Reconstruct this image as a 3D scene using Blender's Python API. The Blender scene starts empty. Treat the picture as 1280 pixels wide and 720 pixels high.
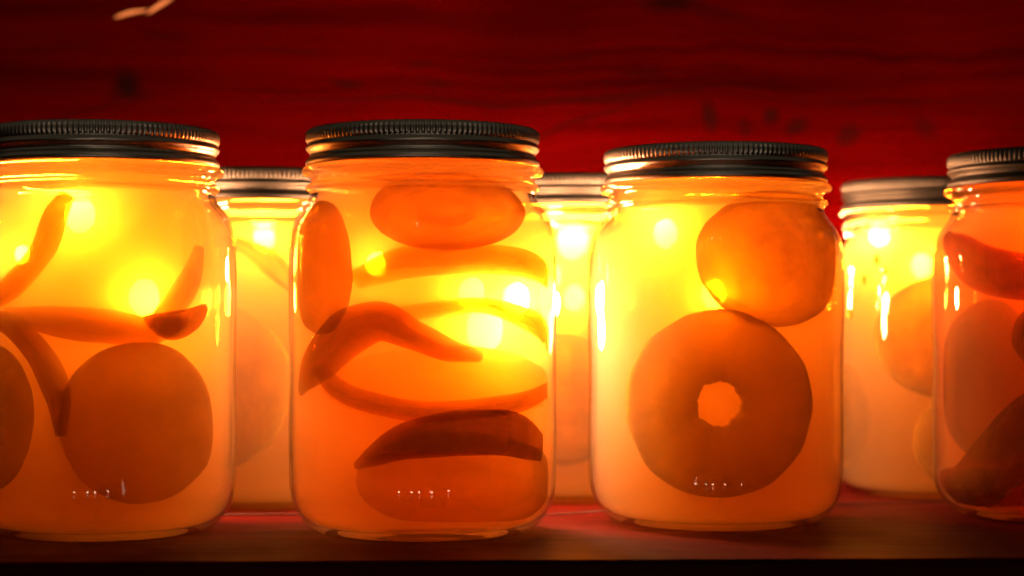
import bpy, bmesh, math, random
from mathutils import Vector, Matrix, noise
random.seed(7)
C = bpy.context.scene
COL = C.collection
PI = math.pi
FPX, HOR, CAMZ = 2400.0, 410.0, 0.0636      # lens in pixels, eye level in the picture, eye height above the shelf

# ------------------------------------------------------------------ helpers
def at(px, py, Y):
    """a point of the place: seen at (px, py) and Y metres from the lens"""
    return Vector(((px - 640) * Y / FPX, Y, CAMZ + (HOR - py) * Y / FPX))

def tag(o, label=None, cat=None, group=None, kind=None):
    if label: o['label'] = label
    if cat: o['category'] = cat
    if group: o['group'] = group
    if kind: o['kind'] = kind
    return o

def obj(name, bm, mats, parent=None, smooth=True):
    me = bpy.data.meshes.new(name)
    bmesh.ops.recalc_face_normals(bm, faces=bm.faces)
    bm.to_mesh(me); bm.free()
    for m in (mats if isinstance(mats, (list, tuple)) else [mats]): me.materials.append(m)
    if smooth:
        for p in me.polygons: p.use_smooth = True
    o = bpy.data.objects.new(name, me); COL.objects.link(o)
    if parent: o.parent = parent
    return o

def empty(name, loc):
    o = bpy.data.objects.new(name, None); COL.objects.link(o)
    o.location = loc; o.empty_display_size = 0.02
    return o

def lathe(bm, prof, seg=128, mod=None, mat=0, closed=False, matf=None):
    rings = []
    for i, (r, z) in enumerate(prof):
        ring = []
        if r < 1e-6:
            v = bm.verts.new((0, 0, z)); ring = [v] * seg
        else:
            for k in range(seg):
                a = 2 * PI * k / seg
                rr = r + (mod(i, k, a) if mod else 0)
                ring.append(bm.verts.new((rr * math.cos(a), rr * math.sin(a), z)))
        rings.append(ring)
    pairs = list(zip(rings, rings[1:]))
    if closed: pairs.append((rings[-1], rings[0]))
    for i, (A, B) in enumerate(pairs):
        for k in range(seg):
            n = (k + 1) % seg
            vs = []
            for v in (A[k], A[n], B[n], B[k]):
                if v not in vs: vs.append(v)
            if len(vs) > 2:
                f = bm.faces.new(vs); f.material_index = matf(i) if matf else mat

def smooth_prof(pts, n=6):
    """smooth curve through profile points, tangents weighted by chord length"""
    P = [tuple(p) for p in pts]; L = [max(1e-9, math.dist(a[:3], b[:3])) for a, b in zip(P, P[1:])]
    V = [[(y - x) / l for x, y in zip(a, b)] for a, b, l in zip(P, P[1:], L)]
    T = [V[0]] + [[(u * L[i + 1] + v * L[i]) / (L[i] + L[i + 1]) for u, v in zip(V[i], V[i + 1])] for i in range(len(V) - 1)] + [V[-1]]
    out = []
    for i in range(len(P) - 1):
        for j in range(n):
            t = j / n; t2, t3 = t * t, t * t * t
            out.append(tuple((2 * t3 - 3 * t2 + 1) * a + (t3 - 2 * t2 + t) * L[i] * ta + (3 * t2 - 2 * t3) * b + (t3 - t2) * L[i] * tb
                             for a, b, ta, tb in zip(P[i], P[i + 1], T[i], T[i + 1])))
    out.append(P[-1])
    return out

# ------------------------------------------------------------------ materials
class NT:
    def __init__(s, name):
        s.m = bpy.data.materials.new(name); s.m.use_nodes = True
        s.t = s.m.node_tree; s.t.nodes.clear()
        s.out = s.t.nodes.new('ShaderNodeOutputMaterial')
    def n(s, typ, **kw):
        nd = s.t.nodes.new(typ)
        for k, v in kw.items():
            if k.startswith('i_'):
                key = k[2:]
                key = int(key) if key.isdigit() else key.replace('_', ' ')
                nd.inputs[key].default_value = v
            else: setattr(nd, k, v)
        return nd
    def l(s, a, b): s.t.links.new(a, b)
    def math(s, op, a, b=None, clamp=False):
        nd = s.t.nodes.new('ShaderNodeMath'); nd.operation = op; nd.use_clamp = clamp
        for i, x in enumerate((a, b)):
            if x is None: continue
            if isinstance(x, (int, float)): nd.inputs[i].default_value = x
            else: s.l(x, nd.inputs[i])
        return nd.outputs[0]
    def ramp(s, fac, stops):
        r = s.t.nodes.new('ShaderNodeValToRGB'); e = r.color_ramp.elements
        while len(e) < len(stops): e.new(0.5)
        for q, (p, c) in zip(e, stops):
            q.position = p; q.color = (*c, 1) if len(c) == 3 else c
        s.l(fac, r.inputs[0]); return r.outputs[0]

def schlick(t, f0):
    g = t.n('ShaderNodeNewGeometry')
    d = t.n('ShaderNodeVectorMath', operation='DOT_PRODUCT')
    t.l(g.outputs['Normal'], d.inputs[0]); t.l(g.outputs['Incoming'], d.inputs[1])
    c = t.math('ABSOLUTE', d.outputs['Value'])
    p = t.math('POWER', t.math('SUBTRACT', 1.0, c, True), 5.0)
    return t.math('ADD', t.math('MULTIPLY', p, 1 - f0), f0, True), c

def glass_mat(name, f0, tint, refr=0.0, bump=0.0, rough=0.02):
    t = NT(name)
    fr, c = schlick(t, f0)
    tr = t.n('ShaderNodeBsdfTransparent'); tr.inputs[0].default_value = (*tint, 1)
    gl = t.n('ShaderNodeBsdfGlossy'); gl.inputs['Roughness'].default_value = rough
    body = tr.outputs[0]
    if bump:
        nz = t.n('ShaderNodeTexNoise', i_Scale=35.0, i_Detail=2.0)
        co = t.n('ShaderNodeTexCoord'); t.l(co.outputs['Object'], nz.inputs['Vector'])
        b = t.n('ShaderNodeBump', i_Strength=bump, i_Distance=0.002); t.l(nz.outputs[0], b.inputs['Height'])
        t.l(b.outputs[0], gl.inputs['Normal'])
    if refr:
        rf = t.n('ShaderNodeBsdfRefraction', i_IOR=1.45, i_Roughness=0.03); rf.inputs[0].default_value = (*tint, 1)
        mx0 = t.n('ShaderNodeMixShader', i_Fac=refr)
        t.l(tr.outputs[0], mx0.inputs[1]); t.l(rf.outputs[0], mx0.inputs[2]); body = mx0.outputs[0]
    mx = t.n('ShaderNodeMixShader')
    t.l(fr, mx.inputs[0]); t.l(body, mx.inputs[1]); t.l(gl.outputs[0], mx.inputs[2])
    t.l(mx.outputs[0], t.out.inputs['Surface'])
    return t.m

def liquid_mat(name, dens, alb, absb, g):
    t = NT(name)
    tr = t.n('ShaderNodeBsdfTransparent'); t.l(tr.outputs[0], t.out.inputs['Surface'])
    s = t.n('ShaderNodeVolumeScatter', i_Density=dens, i_Anisotropy=g); s.inputs['Color'].default_value = (*alb, 1)
    a = t.n('ShaderNodeVolumeAbsorption', i_Density=absb[3]); a.inputs['Color'].default_value = (*absb[:3], 1)
    ad = t.n('ShaderNodeAddShader'); t.l(s.outputs[0], ad.inputs[0]); t.l(a.outputs[0], ad.inputs[1])
    t.l(ad.outputs[0], t.out.inputs['Volume'])
    return t.m

def fruit_mat(name, col, trans, tfac, kind='skin'):
    """soft fruit flesh: part of the light passes through tinted, the rest is scattered at the surface"""
    t = NT(name)
    co = t.n('ShaderNodeTexCoord')
    nz = t.n('ShaderNodeTexNoise', i_Scale=90.0, i_Detail=4.0); t.l(co.outputs['Object'], nz.inputs['Vector'])
    nz2 = t.n('ShaderNodeTexNoise', i_Scale=420.0, i_Detail=3.0); t.l(co.outputs['Object'], nz2.inputs['Vector'])
    mxv = t.math('ADD', t.math('MULTIPLY', nz.outputs[0], .7), t.math('MULTIPLY', nz2.outputs[0], .3))
    if kind == 'ring':        # fibres running out from the core
        sep = t.n('ShaderNodeSeparateXYZ'); t.l(co.outputs['Object'], sep.inputs[0])
        an = t.math('ARCTAN2', sep.outputs[1], sep.outputs[0])
        rr = t.math('SQRT', t.math('ADD', t.math('MULTIPLY', sep.outputs[0], sep.outputs[0]), t.math('MULTIPLY', sep.outputs[1], sep.outputs[1])))
        cb = t.n('ShaderNodeCombineXYZ'); t.l(t.math('MULTIPLY', an, 9.0), cb.inputs[0]); t.l(t.math('MULTIPLY', rr, 60.0), cb.inputs[1])
        fn = t.n('ShaderNodeTexNoise', i_Scale=1.0, i_Detail=3.0); t.l(cb.outputs[0], fn.inputs['Vector'])
        core = t.math('MULTIPLY', t.math('SUBTRACT', .0125, rr), 60.0, True)
        mxv = t.math('SUBTRACT', t.math('ADD', t.math('MULTIPLY', mxv, .65), t.math('MULTIPLY', fn.outputs[0], .35)), t.math('MULTIPLY', core, .22))
    cc = t.ramp(mxv, [(.35, [x * .78 for x in col]), (.65, [min(1, x * 1.15) for x in col])])
    tc = t.ramp(mxv, [(.35, [x * .86 for x in trans]), (.65, [min(1, x * 1.1) for x in trans])])
    b = t.n('ShaderNodeBump', i_Strength=.35, i_Distance=0.001); t.l(mxv, b.inputs['Height'])
    df = t.n('ShaderNodeBsdfDiffuse'); t.l(cc, df.inputs[0]); t.l(b.outputs[0], df.inputs['Normal'])
    tl = t.n('ShaderNodeBsdfTranslucent'); t.l(cc, tl.inputs[0])
    m1 = t.n('ShaderNodeMixShader', i_Fac=.5); t.l(df.outputs[0], m1.inputs[1]); t.l(tl.outputs[0], m1.inputs[2])
    tr = t.n('ShaderNodeBsdfTransparent'); t.l(tc, tr.inputs[0])
    c = schlick(t, 0)[1]          # a thin skin is denser where it is seen edge on
    if kind == 'solid':       # a solid wedge: less flesh to cross towards its edges
        fc = t.math('SUBTRACT', 1.0, t.math('MULTIPLY', t.math('POWER', c, 1.2), 1 - tfac))
    elif kind == 'rim': fc = t.math('MULTIPLY', t.math('POWER', c, 2.2), tfac)
    elif kind == 'ring': fc = t.math('MULTIPLY', c, tfac)
    else: fc = t.math('MULTIPLY', t.math('POWER', c, .8), tfac)
    m2 = t.n('ShaderNodeMixShader'); t.l(fc, m2.inputs[0]); t.l(m1.outputs[0], m2.inputs[1]); t.l(tr.outputs[0], m2.inputs[2])
    t.l(m2.outputs[0], t.out.inputs['Surface'])
    return t.m

def metal_mat(name='pewter_metal', k=1.0, r0=.22):
    t = NT(name)
    co = t.n('ShaderNodeTexCoord')
    nz = t.n('ShaderNodeTexNoise', i_Scale=60.0, i_Detail=6.0); t.l(co.outputs['Object'], nz.inputs['Vector'])
    mp = t.n('ShaderNodeMapping'); mp.inputs['Scale'].default_value = (20, 20, 900); t.l(co.outputs['Object'], mp.inputs[0])
    n2 = t.n('ShaderNodeTexNoise', i_Scale=3.0, i_Detail=3.0); t.l(mp.outputs[0], n2.inputs['Vector'])
    p = t.n('ShaderNodeBsdfPrincipled'); p.inputs['Metallic'].default_value = 1
    t.l(t.ramp(nz.outputs[0], [(.3, (.30 * k, .28 * k, .25 * k)), (.7, (.44 * k, .41 * k, .37 * k))]), p.inputs['Base Color'])
    t.l(t.math('ADD', t.math('MULTIPLY', nz.outputs[0], .25), r0), p.inputs['Roughness'])
    b = t.n('ShaderNodeBump', i_Strength=.12, i_Distance=0.0004); t.l(n2.outputs[0], b.inputs['Height']); t.l(b.outputs[0], p.inputs['Normal'])
    t.l(p.outputs[0], t.out.inputs['Surface'])
    return t.m

def simple(name, col, rough=.6, emis=None, strength=0):
    t = NT(name)
    p = t.n('ShaderNodeBsdfPrincipled'); p.inputs['Base Color'].default_value = (*col, 1); p.inputs['Roughness'].default_value = rough
    nz = t.n('ShaderNodeTexNoise', i_Scale=300.0); b = t.n('ShaderNodeBump', i_Strength=.1, i_Distance=.0003)
    t.l(nz.outputs[0], b.inputs['Height']); t.l(b.outputs[0], p.inputs['Normal'])
    if emis:
        p.inputs['Emission Color'].default_value = (*emis, 1); p.inputs['Emission Strength'].default_value = strength
    t.l(p.outputs[0], t.out.inputs['Surface'])
    return t.m

def spot_mask(t, vec, cx, cz, rx, rz, ang=0, soft=1.0, warp=None):
    """soft elliptical mark at (cx, cz) on the board, 1 in the middle"""
    sep = t.n('ShaderNodeSeparateXYZ'); t.l(vec, sep.inputs[0])
    x = t.math('SUBTRACT', sep.outputs[0], cx); z = t.math('SUBTRACT', sep.outputs[2], cz)
    ca, sa = math.cos(ang), math.sin(ang)
    u = t.math('DIVIDE', t.math('ADD', t.math('MULTIPLY', x, ca), t.math('MULTIPLY', z, sa)), rx)
    v = t.math('DIVIDE', t.math('SUBTRACT', t.math('MULTIPLY', z, ca), t.math('MULTIPLY', x, sa)), rz)
    d = t.math('SQRT', t.math('ADD', t.math('MULTIPLY', u, u), t.math('MULTIPLY', v, v)))
    return t.math('DIVIDE', t.math('SUBTRACT', 1.0 + soft * .5, d), soft, True)

WALLY = 0.808
def wall_mat():
    t = NT('red_painted_wood')
    co = t.n('ShaderNodeTexCoord')
    wn = t.n('ShaderNodeTexNoise', i_Scale=14.0, i_Detail=3.0); t.l(co.outputs['Object'], wn.inputs['Vector'])
    sub = t.n('ShaderNodeVectorMath', operation='SUBTRACT'); sub.inputs[1].default_value = (.5, .5, .5); t.l(wn.outputs['Color'], sub.inputs[0])
    sc = t.n('ShaderNodeVectorMath', operation='SCALE'); sc.inputs['Scale'].default_value = .02; t.l(sub.outputs[0], sc.inputs[0])
    ad = t.n('ShaderNodeVectorMath', operation='ADD'); t.l(co.outputs['Object'], ad.inputs[0]); t.l(sc.outputs[0], ad.inputs[1])
    mp = t.n('ShaderNodeMapping'); mp.inputs['Scale'].default_value = (6, 6, 190); t.l(ad.outputs[0], mp.inputs[0])
    g1 = t.n('ShaderNodeTexNoise', i_Scale=1.0, i_Detail=7.0, i_Roughness=.65); t.l(mp.outputs[0], g1.inputs['Vector'])
    mp2 = t.n('ShaderNodeMapping'); mp2.inputs['Scale'].default_value = (3, 3, 46); t.l(ad.outputs[0], mp2.inputs[0])
    g2 = t.n('ShaderNodeTexNoise', i_Scale=1.0, i_Detail=4.0); t.l(mp2.outputs[0], g2.inputs['Vector'])
    grain = t.math('ADD', t.math('MULTIPLY', g1.outputs[0], .55), t.math('MULTIPLY', g2.outputs[0], .45))
    base = t.ramp(grain, [(.32, (.004, .0001, .0001)), (.48, (.0165, .0001, .0001)), (.68, (.025, .0001, .0001))])
    marks = None
    for (px, py, rx, rz, ang, k) in KNOTS:
        p = at(px, py, WALLY)
        m = t.math('MULTIPLY', spot_mask(t, ad.outputs[0], p.x, p.z, rx, rz, ang, 1.0), k)
        marks = m if marks is None else t.math('MAXIMUM', marks, m)
    mx = t.n('ShaderNodeMix', data_type='RGBA'); mx.inputs['B'].default_value = (.004, .0008, .0008, 1)
    t.l(marks, mx.inputs['Factor']); t.l(base, mx.inputs['A'])
    chip = None
    for (px, py, rx, rz, ang) in ((165, 13, .0062, .0008, .28), (205, 4, .0055, .0009, .45), (183, 9, .0020, .0004, .3)):
        p = at(px, py, WALLY)
        m = spot_mask(t, ad.outputs[0], p.x, p.z, rx, rz, ang, .5)
        chip = m if chip is None else t.math('MAXIMUM', chip, m)
    mx2 = t.n('ShaderNodeMix', data_type='RGBA'); mx2.inputs['B'].default_value = (.40, .22, .12, 1)
    t.l(chip, mx2.inputs['Factor']); t.l(mx.outputs['Result'], mx2.inputs['A'])
    p = t.n('ShaderNodeBsdfPrincipled'); p.inputs['Roughness'].default_value = .85
    p.inputs['Specular IOR Level'].default_value = .0
    t.l(mx2.outputs['Result'], p.inputs['Base Color'])
    b = t.n('ShaderNodeBump', i_Strength=.5, i_Distance=.0015); t.l(grain, b.inputs['Height']); t.l(b.outputs[0], p.inputs['Normal'])
    t.l(p.outputs[0], t.out.inputs['Surface'])
    return t.m
KNOTS = [(155, 108, .0060, .0060, 0, .97), (158, 122, .010, .003, .1, .5), (845, 3, .011, .0045, 0, .85), (895, 14, .016, .003, -.2, .5),
         (885, 150, .0028, .0065, .3, .8), (962, 143, .0035, .0035, .6, .85), (997, 157, .0030, .0050, -.7, .75), (930, 160, .0025, .004, .5, .5),
         (1060, 165, .0035, .005, -.6, .65), (1160, 160, .0040, .0055, .9, .45), (440, 102, .006, .0013, -.15, .8), (552, 103, .007, .0011, .1, .7),
         (530, 80, .006, .0012, .1, .45), (560, 124, .09, .0006, .005, .75), (700, 122, .050, .0006, .04, .7), (840, 112, .045, .0007, .05, .6),
         (740, 142, .028, .0009, .32, .55), (800, 88, .010, .0012, 0, .5), (700, 66, .022, .0008, .05, .5), (210, 42, .010, .002, -.3, .4),
         (350, 58, .02, .001, 0, .35), (1090, 122, .06, .0006, -.02, .4), (40, 60, .02, .0015, .1, .4), (100, 140, .03, .001, .2, .4)]

def shelf_mat():
    t = NT('stained_shelf_wood')
    co = t.n('ShaderNodeTexCoord')
    mp = t.n('ShaderNodeMapping'); mp.inputs['Scale'].default_value = (5, 75, 75); t.l(co.outputs['Object'], mp.inputs[0])
    g = t.n('ShaderNodeTexNoise', i_Scale=1.5, i_Detail=8.0, i_Roughness=.65); t.l(mp.outputs[0], g.inputs['Vector'])
    n2 = t.n('ShaderNodeTexNoise', i_Scale=22.0, i_Detail=4.0); t.l(co.outputs['Object'], n2.inputs['Vector'])
    p = t.n('ShaderNodeBsdfPrincipled')
    t.l(t.ramp(g.outputs[0], [(.3, (.006, .0004, .0003)), (.55, (.030, .0013, .0008)), (.75, (.052, .0025, .0012))]), p.inputs['Base Color'])
    t.l(t.math('ADD', t.math('MULTIPLY', n2.outputs[0], .4), .32), p.inputs['Roughness'])
    p.inputs['Specular IOR Level'].default_value = .02
    b = t.n('ShaderNodeBump', i_Strength=.5, i_Distance=.0012); t.l(g.outputs[0], b.inputs['Height']); t.l(b.outputs[0], p.inputs['Normal'])
    t.l(p.outputs[0], t.out.inputs['Surface'])
    return t.m

M = dict(
    glass=glass_mat('jar_glass', .025, (.985, .975, .95), bump=.08, rough=.006),
    neck=glass_mat('thread_glass', .05, (.97, .95, .92), refr=.65),
    inner=glass_mat('inner_glass', .004, (.99, .985, .97)),
    metal=metal_mat(), wall=wall_mat(), shelf=shelf_mat(),
    wire=simple('dark_wire', (.02, .008, .005), .7),
    liquid=liquid_mat('cloudy_syrup', 34, (1.0, 1.0, 1.0), (.875, .645, .0, 60.0), .82),
    amber=liquid_mat('amber_syrup', 33, (1.0, 1.0, 1.0), (.875, .60, .0, 60.0), .82),
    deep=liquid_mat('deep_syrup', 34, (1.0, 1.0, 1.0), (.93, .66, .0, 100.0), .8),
    thin=liquid_mat('clearer_syrup', 28, (1.0, 1.0, 1.0), (.90, .68, .0, 56.0), .78),
    rim=fruit_mat('peach_half_flesh', (.56, .40, .06), (.90, .80, .34), .92, 'rim'),
    veil=fruit_mat('fruit_flesh_amber', (.26, .16, .025), (.94, .82, .36), .93, 'rim'),
    dimmed=metal_mat('dimmed_metal', .12, .42),  # lid metal with a darkened colour, to offset strong bulb light on the lids
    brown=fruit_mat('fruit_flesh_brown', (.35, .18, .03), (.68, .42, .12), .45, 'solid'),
    slice=fruit_mat('slice_flesh', (.58, .40, .06), (.78, .62, .22), .50, 'solid'),
    slice_dark=fruit_mat('slice_flesh_dark', (.36, .22, .035), (.66, .48, .14), .42, 'solid'),
    ring=fruit_mat('ring_flesh', (.50, .37, .08), (.80, .68, .26), .55, 'ring'),
    peach=fruit_mat('peach_flesh', (.66, .50, .10), (.90, .80, .34), .72),
    dark=fruit_mat('peach_flesh_red', (.52, .38, .06), (.78, .66, .22), .56),
    pale=fruit_mat('peach_flesh_pale', (.95, .74, .2), (.96, .86, .46), .82),
    bulb=simple('bulb_glow', (1, .8, .5), .3, (1.0, .45, .20), 1.0),
)
BULB_STRENGTH = 1400
M['bulb'].node_tree.nodes['Principled BSDF'].inputs['Emission Strength'].default_value = BULB_STRENGTH

# ------------------------------------------------------------------ jars
OUT = [(.0000, .0008), (.0230, .0008), (.0265, .0000), (.0305, .0000), (.0345, .0018), (.0378, .0050), (.0402, .0095), (.0413, .0150), (.0415, .0210),
       (.0414, .0500), (.0415, .0850), (.0413, .0900), (.0405, .0945), (.0391, .0980), (.0371, .1008), (.0356, .1030), (.0350, .1048)]
INN = [(.0325, .1235), (.0328, .1060), (.0340, .1025), (.0364, .0997), (.0386, .0967), (.0400, .0935), (.0407, .0890), (.0408, .0500), (.0407, .0180), (.0400, .0110), (.0382, .0065),
       (.0345, .0036), (.0200, .0030), (.0000, .0031)]
NECK = [(.0350, .1048), (.0354, .1058), (.0364, .1066), (.0363, .1074), (.0351, .1082), (.0348, .1092), (.0352, .1102), (.0372, .1110), (.0377, .1120),
        (.0372, .1130), (.0352, .1137), (.0345, .1150), (.0343, .1200), (.0342, .1230), (.0334, .1237), (.0325, .1235)]

def make_jar(x, y, label, group, sxy=1.0, sz=1.0, liq='liquid', fill=.1215, lidz=0.0, rot=0.0):
    t = empty('jar', (x, y, 0)); t.rotation_euler.z = rot
    tag(t, label, 'jar', group)
    S = lambda P: [(r * sxy, z * sz) for r, z in P]
    o = smooth_prof(OUT, 5); nk = smooth_prof(NECK, 4)[1:]; inn = smooth_prof(INN, 5)[1:]
    n1, n2 = len(o), len(o) + len(nk)
    bm = bmesh.new()
    lathe(bm, S(o + nk + inn), 160, matf=lambda i: 0 if i < n1 - 1 else (1 if i < n2 - 1 else 2))
    obj('glass_body', bm, [M['glass'], M['neck'], M['inner']], t)
    # liquid, a hair inside the inner wall
    li = [(max(r - .0003, 0), z + .0002) for r, z in reversed(smooth_prof(INN, 5)) if z < fill - .0012]
    li[0] = (0, li[0][1])
    li += [(li[-1][0], fill - .0004), (li[-1][0] - .0008, fill - .0010), (0, fill - .0011)]
    bm = bmesh.new(); lathe(bm, S(li), 96)
    obj('syrup', bm, M[liq], t)
    # screw band with knurled rim + flat lid disc
    zb, zt = .1136 + lidz, .1249 + lidz
    H = zt - zb
    band = [(.0346, zb + .0006), (.0352, zb), (.0360, zb), (.0363, zb + .0005), (.0363, zb + .0013), (.0358, zb + .0021), (.0351, zb + .0028),
            (.0350, zb + .0035), (.0355, zb + .0043), (.0362, zb + .0051), (.0363, zb + .0057), (.0359, zb + .0063), (.0356, zb + .0068)]
    kn = [(.0358, zb + .0072), (.03605, zb + .0079), (.0361, zb + .0094), (.0360, zt - .0009), (.0356, zt - .0003)]
    top = [(.0351, zt), (.0335, zt), (.0328, zt - .0004), (.0325, zt - .0010), (.0300, zt - .0011), (.0295, zt - .0008), (.0, zt - .0008)]
    b1 = smooth_prof(band, 3); k0 = len(b1); prof = b1 + kn + top
    def mod(i, k, a):
        w = .00006 * math.sin(3 * a + x * 90) * (1 if i < k0 + 6 else .3)
        if k0 <= i < k0 + 4: w += (.00026 if (k % 6) < 3 else -.00012) * (1 if i > k0 else .5)
        return w
    bm = bmesh.new(); lathe(bm, S(prof), 840, mod=mod)
    obj('lid', bm, M['dimmed' if liq in ('thin', 'deep') else 'metal'], t)
    return t

FG, BG = 'jars in the front row', 'jars in the back row'
J1 = make_jar(-.1278, .598, 'front row jar cut off by the left edge, crescent slices above a round half', FG, rot=.3)
J2 = make_jar(-.0277, .598, 'tall front row jar packed with wavy overlapping slices, second from the left', FG, liq='amber', rot=1.7)
J3 = make_jar(.0665, .628, 'front row jar with one big round slice that has a hole in its middle', FG, sz=.972, rot=2.9)
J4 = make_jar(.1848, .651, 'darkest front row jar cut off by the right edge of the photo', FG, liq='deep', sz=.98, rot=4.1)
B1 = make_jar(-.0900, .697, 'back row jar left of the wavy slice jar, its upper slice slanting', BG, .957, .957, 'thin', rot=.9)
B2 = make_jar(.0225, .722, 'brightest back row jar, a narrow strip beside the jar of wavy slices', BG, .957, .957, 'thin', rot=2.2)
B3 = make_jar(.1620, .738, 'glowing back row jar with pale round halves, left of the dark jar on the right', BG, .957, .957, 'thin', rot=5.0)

# ------------------------------------------------------------------ fruit
def wob(bm, amp, sc, seed):
    for v in bm.verts:
        n = noise.noise_vector(v.co * sc + Vector((seed, seed * 2.3, 0)))
        v.co += n * amp

def place(o, p, facing=(0, -1, 0), roll=0):
    """turn the object's +Z towards 'facing' and put it at p"""
    f = Vector(facing).normalized()
    q = f.to_track_quat('Z', 'Y')
    o.rotation_mode = 'QUATERNION'
    from mathutils import Quaternion
    o.rotation_quaternion = q @ Quaternion((0, 0, 1), roll)
    o.location = p

def half(px, py, Y, rx, ry, dep, facing, label, mat='peach', name='peach_half', cat='fruit piece', cav=.38, roll=0, seed=0, group=None):
    """a peach half: dome towards +Z, flat cut face with a stone hollow behind"""
    prof = []
    n = 14
    for i in range(n + 1):
        a = PI / 2 * i / n
        prof.append((math.sin(a) ** .92, math.cos(a)))
    prof += [(.97, -.06), (.90, -.09), (.70, -.09), (cav + .08, -.09), (cav, -.05), (cav * .8, .12), (cav * .4, .26), (0, .30)]
    bm = bmesh.new(); lathe(bm, prof, 56)
    for v in bm.verts: v.co = Vector((v.co.x * rx, v.co.y * ry, v.co.z * dep))
    wob(bm, .0011, 45, seed + px); wob(bm, .0004, 170, seed)
    o = obj(name, bm, M[mat]); place(o, at(px, py, Y), facing, roll)
    return tag(o, label, cat, group)

def ring(px, py, Y, r, rh, th, facing, label, mat='peach'):
    bm = bmesh.new()
    prof = [(rh, -th), (r * .94, -th), (r * .985, -th * .6), (r, 0), (r * .985, th * .6), (r * .94, th), (r * .5, th * 1.05), (rh, th)]
    def mod(i, k, a):
        if i in (0, 7):
            return rh * (.04 * math.cos(5 * a + .6) + .03 * math.sin(9 * a) + .02 * math.sin(17 * a + 1))
        return r * (.006 * math.sin(5 * a) + .004 * math.sin(13 * a + 2))
    P = smooth_prof(prof[1:7], 3)
    prof2 = [prof[0]] + P + [prof[7]]
    def mod2(i, k, a): return mod(0 if i in (0, len(prof2) - 1) else 1, k, a)
    lathe(bm, prof2, 144, mod=mod2, closed=True)
    wob(bm, .0007, 60, 3)
    o = obj('fruit_ring', bm, M[mat]); place(o, at(px, py, Y), facing)
    return tag(o, label, 'fruit piece')

def crescent(pts, label, mat='peach', name='peach_slice', wd=.010, tilt=0, seed=0, group=None):
    """a wedge of fruit swept along points (px, py, Y, half thickness in px); wd = half width in depth"""
    bm = bmesh.new()
    P = smooth_prof([tuple(at(a, b, Y)) + (h * Y / FPX,) for a, b, Y, h in pts], 7)
    base = Vector(P[len(P) // 2][:3])
    rings = []; N = 20
    for i, q in enumerate(P):
        a = Vector(P[max(i - 1, 0)][:3]); b = Vector(P[min(i + 1, len(P) - 1)][:3])
        d = (b - a).normalized()
        side = Vector((0, 1, 0)); side = (side - d * side.dot(d)).normalized()
        up = d.cross(side)
        if tilt:
            R = Matrix.Rotation(tilt, 3, d); side = R @ side; up = R @ up
        u = i / (len(P) - 1); w = wd * max(.12, math.sin(PI * min(max(u, .03), .97))) ** .6; q = q[:3] + (q[3] + .0006,)
        rings.append([bm.verts.new(Vector(q[:3]) - base + up * (math.cos(2 * PI * k / N) * q[3]) * (1 if math.cos(2*PI*k/N) > 0 else .8)
                      + side * (math.sin(2 * PI * k / N) * w)) for k in range(N)])
    for A, B in zip(rings, rings[1:]):
        for k in range(N): bm.faces.new((A[k], A[(k + 1) % N], B[(k + 1) % N], B[k]))
    bm.faces.new(rings[0]); bm.faces.new(rings[-1])
    wob(bm, .0006, 80, seed + pts[0][0])
    o = obj(name, bm, M[mat]); o.location = base
    return tag(o, label, 'fruit piece', group)

def press(first, jar, R=.0398, k=1.0):
    '''fruit soft against the glass: nothing reaches past the inside of its jar'''
    bpy.context.view_layer.update()
    for o in list(bpy.data.objects):
        if o.type != 'MESH' or o.parent or o.name in first: continue
        first.add(o.name)
        if o.name.startswith('clove'): continue
        m = o.matrix_world; mi = m.inverted()
        for v in o.data.vertices:
            p = m @ v.co
            d = Vector((p.x - jar.location.x, p.y - jar.location.y)); h = p.z / k
            r_ = R * k
            if h < .012: r_ -= .012 * k * ((.012 - h) / .012) ** 2
            if h > .094: r_ -= min(.0078, (h - .094) * .62) * k
            if d.length > r_ * .9:      # ease into the wall
                e = (d.length - r_ * .9) / (r_ * .1)
                d = d.normalized() * (r_ * .9 + r_ * .1 * (1 - math.exp(-e)) * .98)
            p.x, p.y = jar.location.x + d.x, jar.location.y + d.y
            p.z = min(max(p.z, .0045), .1195 * k)
            v.co = mi @ p
seen = set()
# jar 1 (centre 127 px, front glass at .557, back at .64)
half(172, 528, .586, .0240, .0252, .013, (0.05, -1, -.12), 'large round peach half low in the leftmost jar, dark along its lower edge', 'dark', seed=1)
half(-12, 522, .580, .0140, .0225, .012, (-.2, -1, 0), 'dark round fruit half cut off by the left edge of the photo', 'dark', seed=2)
crescent([(-30, 396, .585, 6), (8, 404, .582, 11), (45, 440, .580, 14), (70, 490, .578, 15), (76, 545, .578, 5)], 'curved dark slice arching over the left side of the big half in the leftmost jar', 'slice_dark', wd=.009)
crescent([(86, 242, .58, 8), (68, 270, .58, 14), (50, 315, .58, 14), (16, 354, .582, 13), (-30, 392, .585, 4)], 'long thin slice leaning down to the left under the lid of the leftmost jar', 'slice', wd=.007)
crescent([(10, 394, .590, 8), (60, 402, .584, 17), (130, 410, .584, 22), (190, 416, .590, 16), (228, 405, .6, 4)], 'flat level slice across the middle of the leftmost jar', 'slice_dark', wd=.013)
crescent([(184, 400, .577, 5), (212, 410, .575, 17), (242, 402, .575, 14), (274, 386, .578, 4)], 'small bowl shaped slice at the right side of the leftmost jar', 'slice_dark', wd=.009)
crescent([(248, 308, .595, 5), (238, 345, .592, 12), (218, 378, .590, 14), (192, 400, .588, 6)], 'faint upright slice rising to the right above the small bowl shaped one', 'slice', wd=.006)
half(246, 300, .617, .006, .016, .006, (.8, -1, 0), 'blurred piece against the right shoulder of the leftmost jar', 'pale', seed=12)
press(seen, J1)
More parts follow.
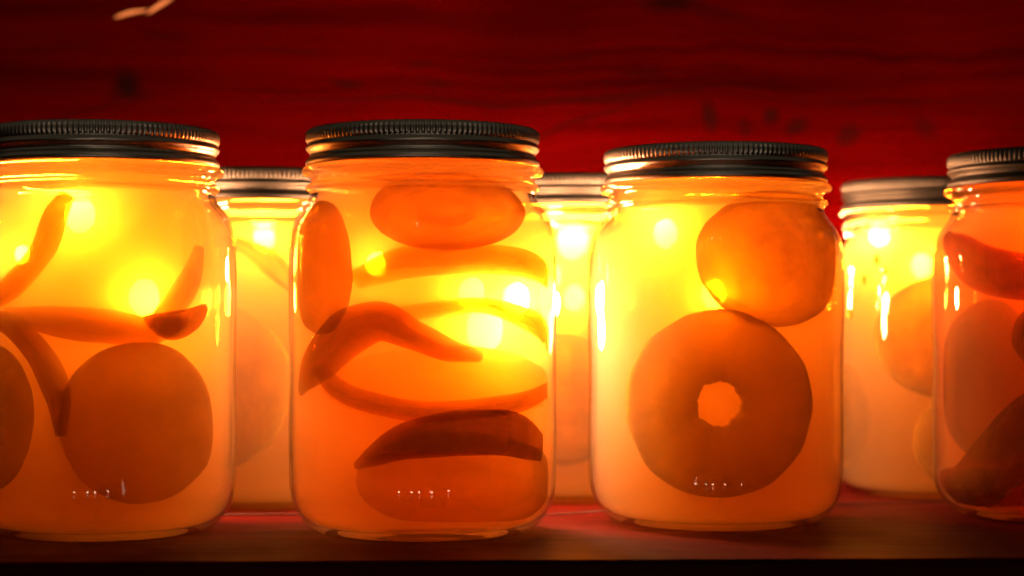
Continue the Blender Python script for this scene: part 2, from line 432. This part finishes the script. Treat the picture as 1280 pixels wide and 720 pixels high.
# jar 2 (centre 529)
half(402, 335, .590, .0110, .0205, .010, (-.45, -1, 0), 'upright oval slice standing at the left side of the jar of wavy slices', 'dark', roll=0, seed=3)
half(558, 264, .588, .0235, .0125, .015, (0, -1, -.25), 'half hanging just below the threads of the jar of wavy slices', 'rim', seed=4)
crescent([(448, 350, .592, 12), (500, 332, .585, 19), (570, 325, .582, 20), (640, 328, .584, 18), (706, 350, .592, 12)], 'broad arched slice right below the two glints of the jar of wavy slices', 'slice', wd=.012)
crescent([(486, 396, .596, 8), (540, 388, .590, 9), (600, 383, .588, 8), (650, 396, .590, 11), (704, 430, .594, 14)], 'thin domed slice glowing just above the brightest lamp', 'slice', wd=.010)
crescent([(372, 486, .598, 10), (400, 456, .588, 24), (438, 418, .580, 30), (478, 404, .576, 25), (514, 420, .575, 19), (552, 436, .578, 15), (600, 446, .584, 7)], 'dark hooked slice bent like a collar in the middle of the jar of wavy slices', 'slice_dark', wd=.010)
crescent([(398, 462, .590, 7), (422, 488, .582, 11), (480, 508, .577, 12), (560, 516, .575, 12), (630, 508, .577, 11), (704, 488, .590, 8)], 'pale curved slice sagging under the dark hooked one', 'slice', wd=.010)
half(550, 481, .600, .0370, .0118, .014, (0, -1, -.1), 'wide pale oval half behind the hooked slice', 'pale', seed=5)
crescent([(450, 580, .582, 5), (500, 556, .572, 22), (570, 545, .567, 29), (640, 545, .568, 30), (710, 562, .580, 18)], 'thick dark arched slice low in the jar of wavy slices', 'slice_dark', wd=.012)
half(575, 600, .592, .0320, .0150, .013, (0, -1, .1), 'pale half at the bottom of the jar of wavy slices', 'rim', seed=6)
press(seen, J2)
# jar 3 (centre 894)
ring(898, 505, .6052, .0298, .0071, .0032, (.03, -1, .02), 'big round slice with a ragged hole in the middle, near the glass', 'ring')
half(966, 324, .612, .0250, .0220, .013, (.15, -1, .1), 'large rounded half under the lid, above and right of the slice with the hole', 'rim', seed=7)
half(762, 292, .640, .008, .018, .008, (-.6, -1, 0), 'faint piece at the left shoulder of the jar with the round holed slice', 'pale', seed=8)
press(seen, J3)
# jar 4
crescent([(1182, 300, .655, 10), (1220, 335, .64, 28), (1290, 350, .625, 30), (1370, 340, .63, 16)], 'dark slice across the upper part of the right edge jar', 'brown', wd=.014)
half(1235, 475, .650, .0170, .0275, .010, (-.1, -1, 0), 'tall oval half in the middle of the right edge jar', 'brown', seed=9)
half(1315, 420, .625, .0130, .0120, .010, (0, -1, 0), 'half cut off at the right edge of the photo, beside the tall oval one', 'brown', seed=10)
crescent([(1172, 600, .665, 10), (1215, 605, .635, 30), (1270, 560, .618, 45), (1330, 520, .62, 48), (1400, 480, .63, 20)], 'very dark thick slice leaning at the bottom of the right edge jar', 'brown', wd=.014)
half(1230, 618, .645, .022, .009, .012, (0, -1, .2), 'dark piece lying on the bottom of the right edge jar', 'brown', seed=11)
press(seen, J4)
# back jar 1
half(266, 483, .672, .0275, .0290, .009, (.05, -1, 0), 'pale round half low in the back row jar, left of the jar of wavy slices', 'veil', seed=20)
crescent([(270, 300, .68, 4), (310, 312, .675, 10), (340, 332, .673, 14), (366, 362, .676, 6)], 'slanting slice near the top of the back row jar on the left', 'slice', wd=.008)
press(seen, B1, k=.957)
# back jar 2
half(706, 500, .700, .0240, .0240, .010, (0, -1, 0), 'pale half filling the lower part of the narrow middle jar', 'veil', seed=21)
half(750, 470, .72, .012, .022, .009, (.3, -1, 0), 'second pale piece beside it in the narrow middle jar', 'veil', seed=22)
press(seen, B2, k=.957)
# back jar 3
half(1172, 421, .716, .0232, .0225, .010, (0, -1, .05), 'smooth round half in the upper part of the back row jar on the right', 'veil', seed=23)
half(1046, 518, .742, .0130, .0210, .010, (0, -1, 0), 'round piece peeping out behind the right side of the jar with the holed slice', 'veil', seed=24)
half(1192, 552, .716, .0155, .0165, .010, (0, -1, 0), 'lower round half in the back row jar, partly behind the dark right edge jar', 'veil', seed=25)
for i, (px, py, s) in enumerate(((1096, 325, .0012), (1106, 338, .0009), (1080, 350, .0010), (1062, 392, .0011))):
    bm = bmesh.new(); bmesh.ops.create_icosphere(bm, subdivisions=2, radius=s)
    for v in bm.verts: v.co.z *= 1.8
    wob(bm, .0004, 600, i)
    o = obj('clove', bm, M['spice'] if 'spice' in M else M['dark']); o.location = at(px, py, .706)
    tag(o, 'tiny dark fleck floating at the upper left of the right back row jar', 'spice', 'flecks floating in the right back row jar')

press(seen, B3, k=.957)
# ------------------------------------------------------------------ string lights between and behind the rows
BULBS = [  # px, py, Y, relative size
    (100, 268, .6465, 1.2), (180, 372, .6465, 1.2), (28, 318, .650, .6),
    (470, 330, .650, .8), (606, 412, .6440, 1.5), (590, 368, .6445, 1.1), (645, 374, .640, 1.1),
    (832, 292, .6740, 1.0), (892, 368, .6745, 1.0), (690, 345, .7670, .9),
    (330, 296, .7440, 1.0), (716, 300, .7680, 1.5), (718, 372, .7680, 1.0), (1100, 292, .7840, 1.0), (1152, 332, .7860, 1.0), (1340, 300, .708, .9),  # last bulb is added out of view to light the right edge jar
]
root = empty('string_lights', tuple(at(606, 412, .644)))
tag(root, 'string of small warm bulbs glowing behind the jars of fruit', 'string lights')
R0 = root.location.copy()
for (px, py, Y, s) in BULBS:
    p = at(px, py, Y) - R0
    r = .0042 * s
    bm = bmesh.new(); bmesh.ops.create_icosphere(bm, subdivisions=2, radius=r)
    for v in bm.verts: v.co.z *= 1.25
    b = obj('bulb', bm, M['bulb'], root); b.location = p
    bm = bmesh.new(); lathe(bm, [(0, 0), (.0016, 0), (.0018, .001), (.0018, .005), (.0012, .006), (0, .006)], 16)
    so = obj('socket', bm, M['wire'], root); so.location = p + Vector((0, 0, r * 1.2))
order = [2, 0, 1, 3, 5, 4, 6, 7, 8, 15, 14, 13, 12, 11, 9, 10]
cu = bpy.data.curves.new('wire', 'CURVE'); cu.dimensions = '3D'; cu.bevel_depth = .0003; cu.bevel_resolution = 2
pts = []
for k in order:                              # the cable lies on the shelf and rises behind the jars to each bulb
    px, py, Y, s = BULBS[k]; p = at(px, py, Y)
    for dx, z in ((-.0010, .0006), (-.0010, p.z + .008), (0, p.z + .0034 * s * 1.2 + .0064), (.0010, p.z + .008), (.0010, .0006)):
        pts.append(Vector((p.x + dx, Y + .0015, z)) - R0)
sp = cu.splines.new('POLY'); sp.points.add(len(pts) - 1)
for q, p in zip(sp.points, pts): q.co = (*p, 1)
tmp = bpy.data.objects.new('wire_path', cu); COL.objects.link(tmp)
me = bpy.data.meshes.new_from_object(tmp); bpy.data.objects.remove(tmp)
w = bpy.data.objects.new('wire', me); COL.objects.link(w); w.parent = root; me.materials.clear(); me.materials.append(M['wire'])

# ------------------------------------------------------------------ shelf and wall
def box(bm, x0, x1, y0, y1, z0, z1):
    bmesh.ops.create_cube(bm, size=1, matrix=Matrix.Translation(((x0 + x1) / 2, (y0 + y1) / 2, (z0 + z1) / 2)) @ Matrix.Diagonal((x1 - x0, y1 - y0, z1 - z0, 1)))
sh = bmesh.new(); box(sh, -.6, .6, 0, .34, -.022, 0)
bmesh.ops.bevel(sh, geom=sh.edges[:], offset=.0012, segments=3, affect='EDGES')
o = obj('shelf', sh, M['shelf'], smooth=False); o.location = (0, .525, 0); o.rotation_euler.z = .035
tag(o, 'dark red brown wooden shelf board with a black front edge under the jars', 'shelf', kind='structure')
wl = bmesh.new()
for z0, z1 in ((-.25, -.075), (-.073, .05), (.052, .44)):
    box(wl, -.9, .9, WALLY + .008, WALLY + .03, z0, z1)
bmesh.ops.bevel(wl, geom=wl.edges[:], offset=.001, segments=2, affect='EDGES')
o = obj('wall', wl, M['wall'], smooth=False)
tag(o, 'red painted plank wall with dark knots and a chipped scratch behind the jars', 'wall', kind='structure')

# ------------------------------------------------------------------ faint room light in front (small lamps seen as glints in the glass)
def pt(name, loc, power, r, col=(1, .72, .5)):
    l = bpy.data.lights.new(name, 'POINT'); l.energy = power; l.shadow_soft_size = r; l.color = col
    o = bpy.data.objects.new(name, l); COL.objects.link(o); o.location = loc
for x in (-.26, -.12, -.04, .10, .30):
    pt('small_lamp', (x, -.15, -.15), .26, .012)
for x in (-.06, .05):
    pt('small_lamp', (x, -.1, .50), .24, .012)

# ------------------------------------------------------------------ world, camera, render
w = bpy.data.worlds.new('World'); C.world = w; w.use_nodes = True
bg = w.node_tree.nodes['Background']; wt = w.node_tree     # the dim room: dark floor, a little light above
tcw = wt.nodes.new('ShaderNodeTexCoord'); sw = wt.nodes.new('ShaderNodeSeparateXYZ'); rw = wt.nodes.new('ShaderNodeValToRGB')
wt.links.new(tcw.outputs['Generated'], sw.inputs[0]); wt.links.new(sw.outputs[2], rw.inputs[0]); wt.links.new(rw.outputs[0], bg.inputs[0])
rw.color_ramp.elements[0].position = 0.0; rw.color_ramp.elements[0].color = (.01, .007, .005, 1)
rw.color_ramp.elements[1].position = .35; rw.color_ramp.elements[1].color = (1, .80, .50, 1)
bg.inputs[1].default_value = .06
cam = bpy.data.cameras.new('camera'); co = bpy.data.objects.new('camera', cam); COL.objects.link(co)
co.location = (0, 0, CAMZ); co.rotation_euler = (PI / 2, 0, 0)
cam.sensor_width = 36; cam.lens = FPX / 1280 * 36; cam.shift_y = (HOR - 360) / 1280
cam.clip_start = .01; cam.clip_end = 20
cam.dof.use_dof = True; cam.dof.focus_distance = .575; cam.dof.aperture_fstop = 9
C.camera = co
C.view_settings.view_transform = 'Standard'; C.view_settings.look = 'None'; C.view_settings.exposure = 0; C.view_settings.gamma = 1
cy = C.cycles
cy.use_denoising = True; cy.denoiser = 'OPENIMAGEDENOISE'
cy.max_bounces = 16; cy.transparent_max_bounces = 40; cy.volume_bounces = 5; cy.diffuse_bounces = 3; cy.glossy_bounces = 4; cy.transmission_bounces = 6
cy.sample_clamp_indirect = 4; cy.caustics_reflective = False; cy.caustics_refractive = True
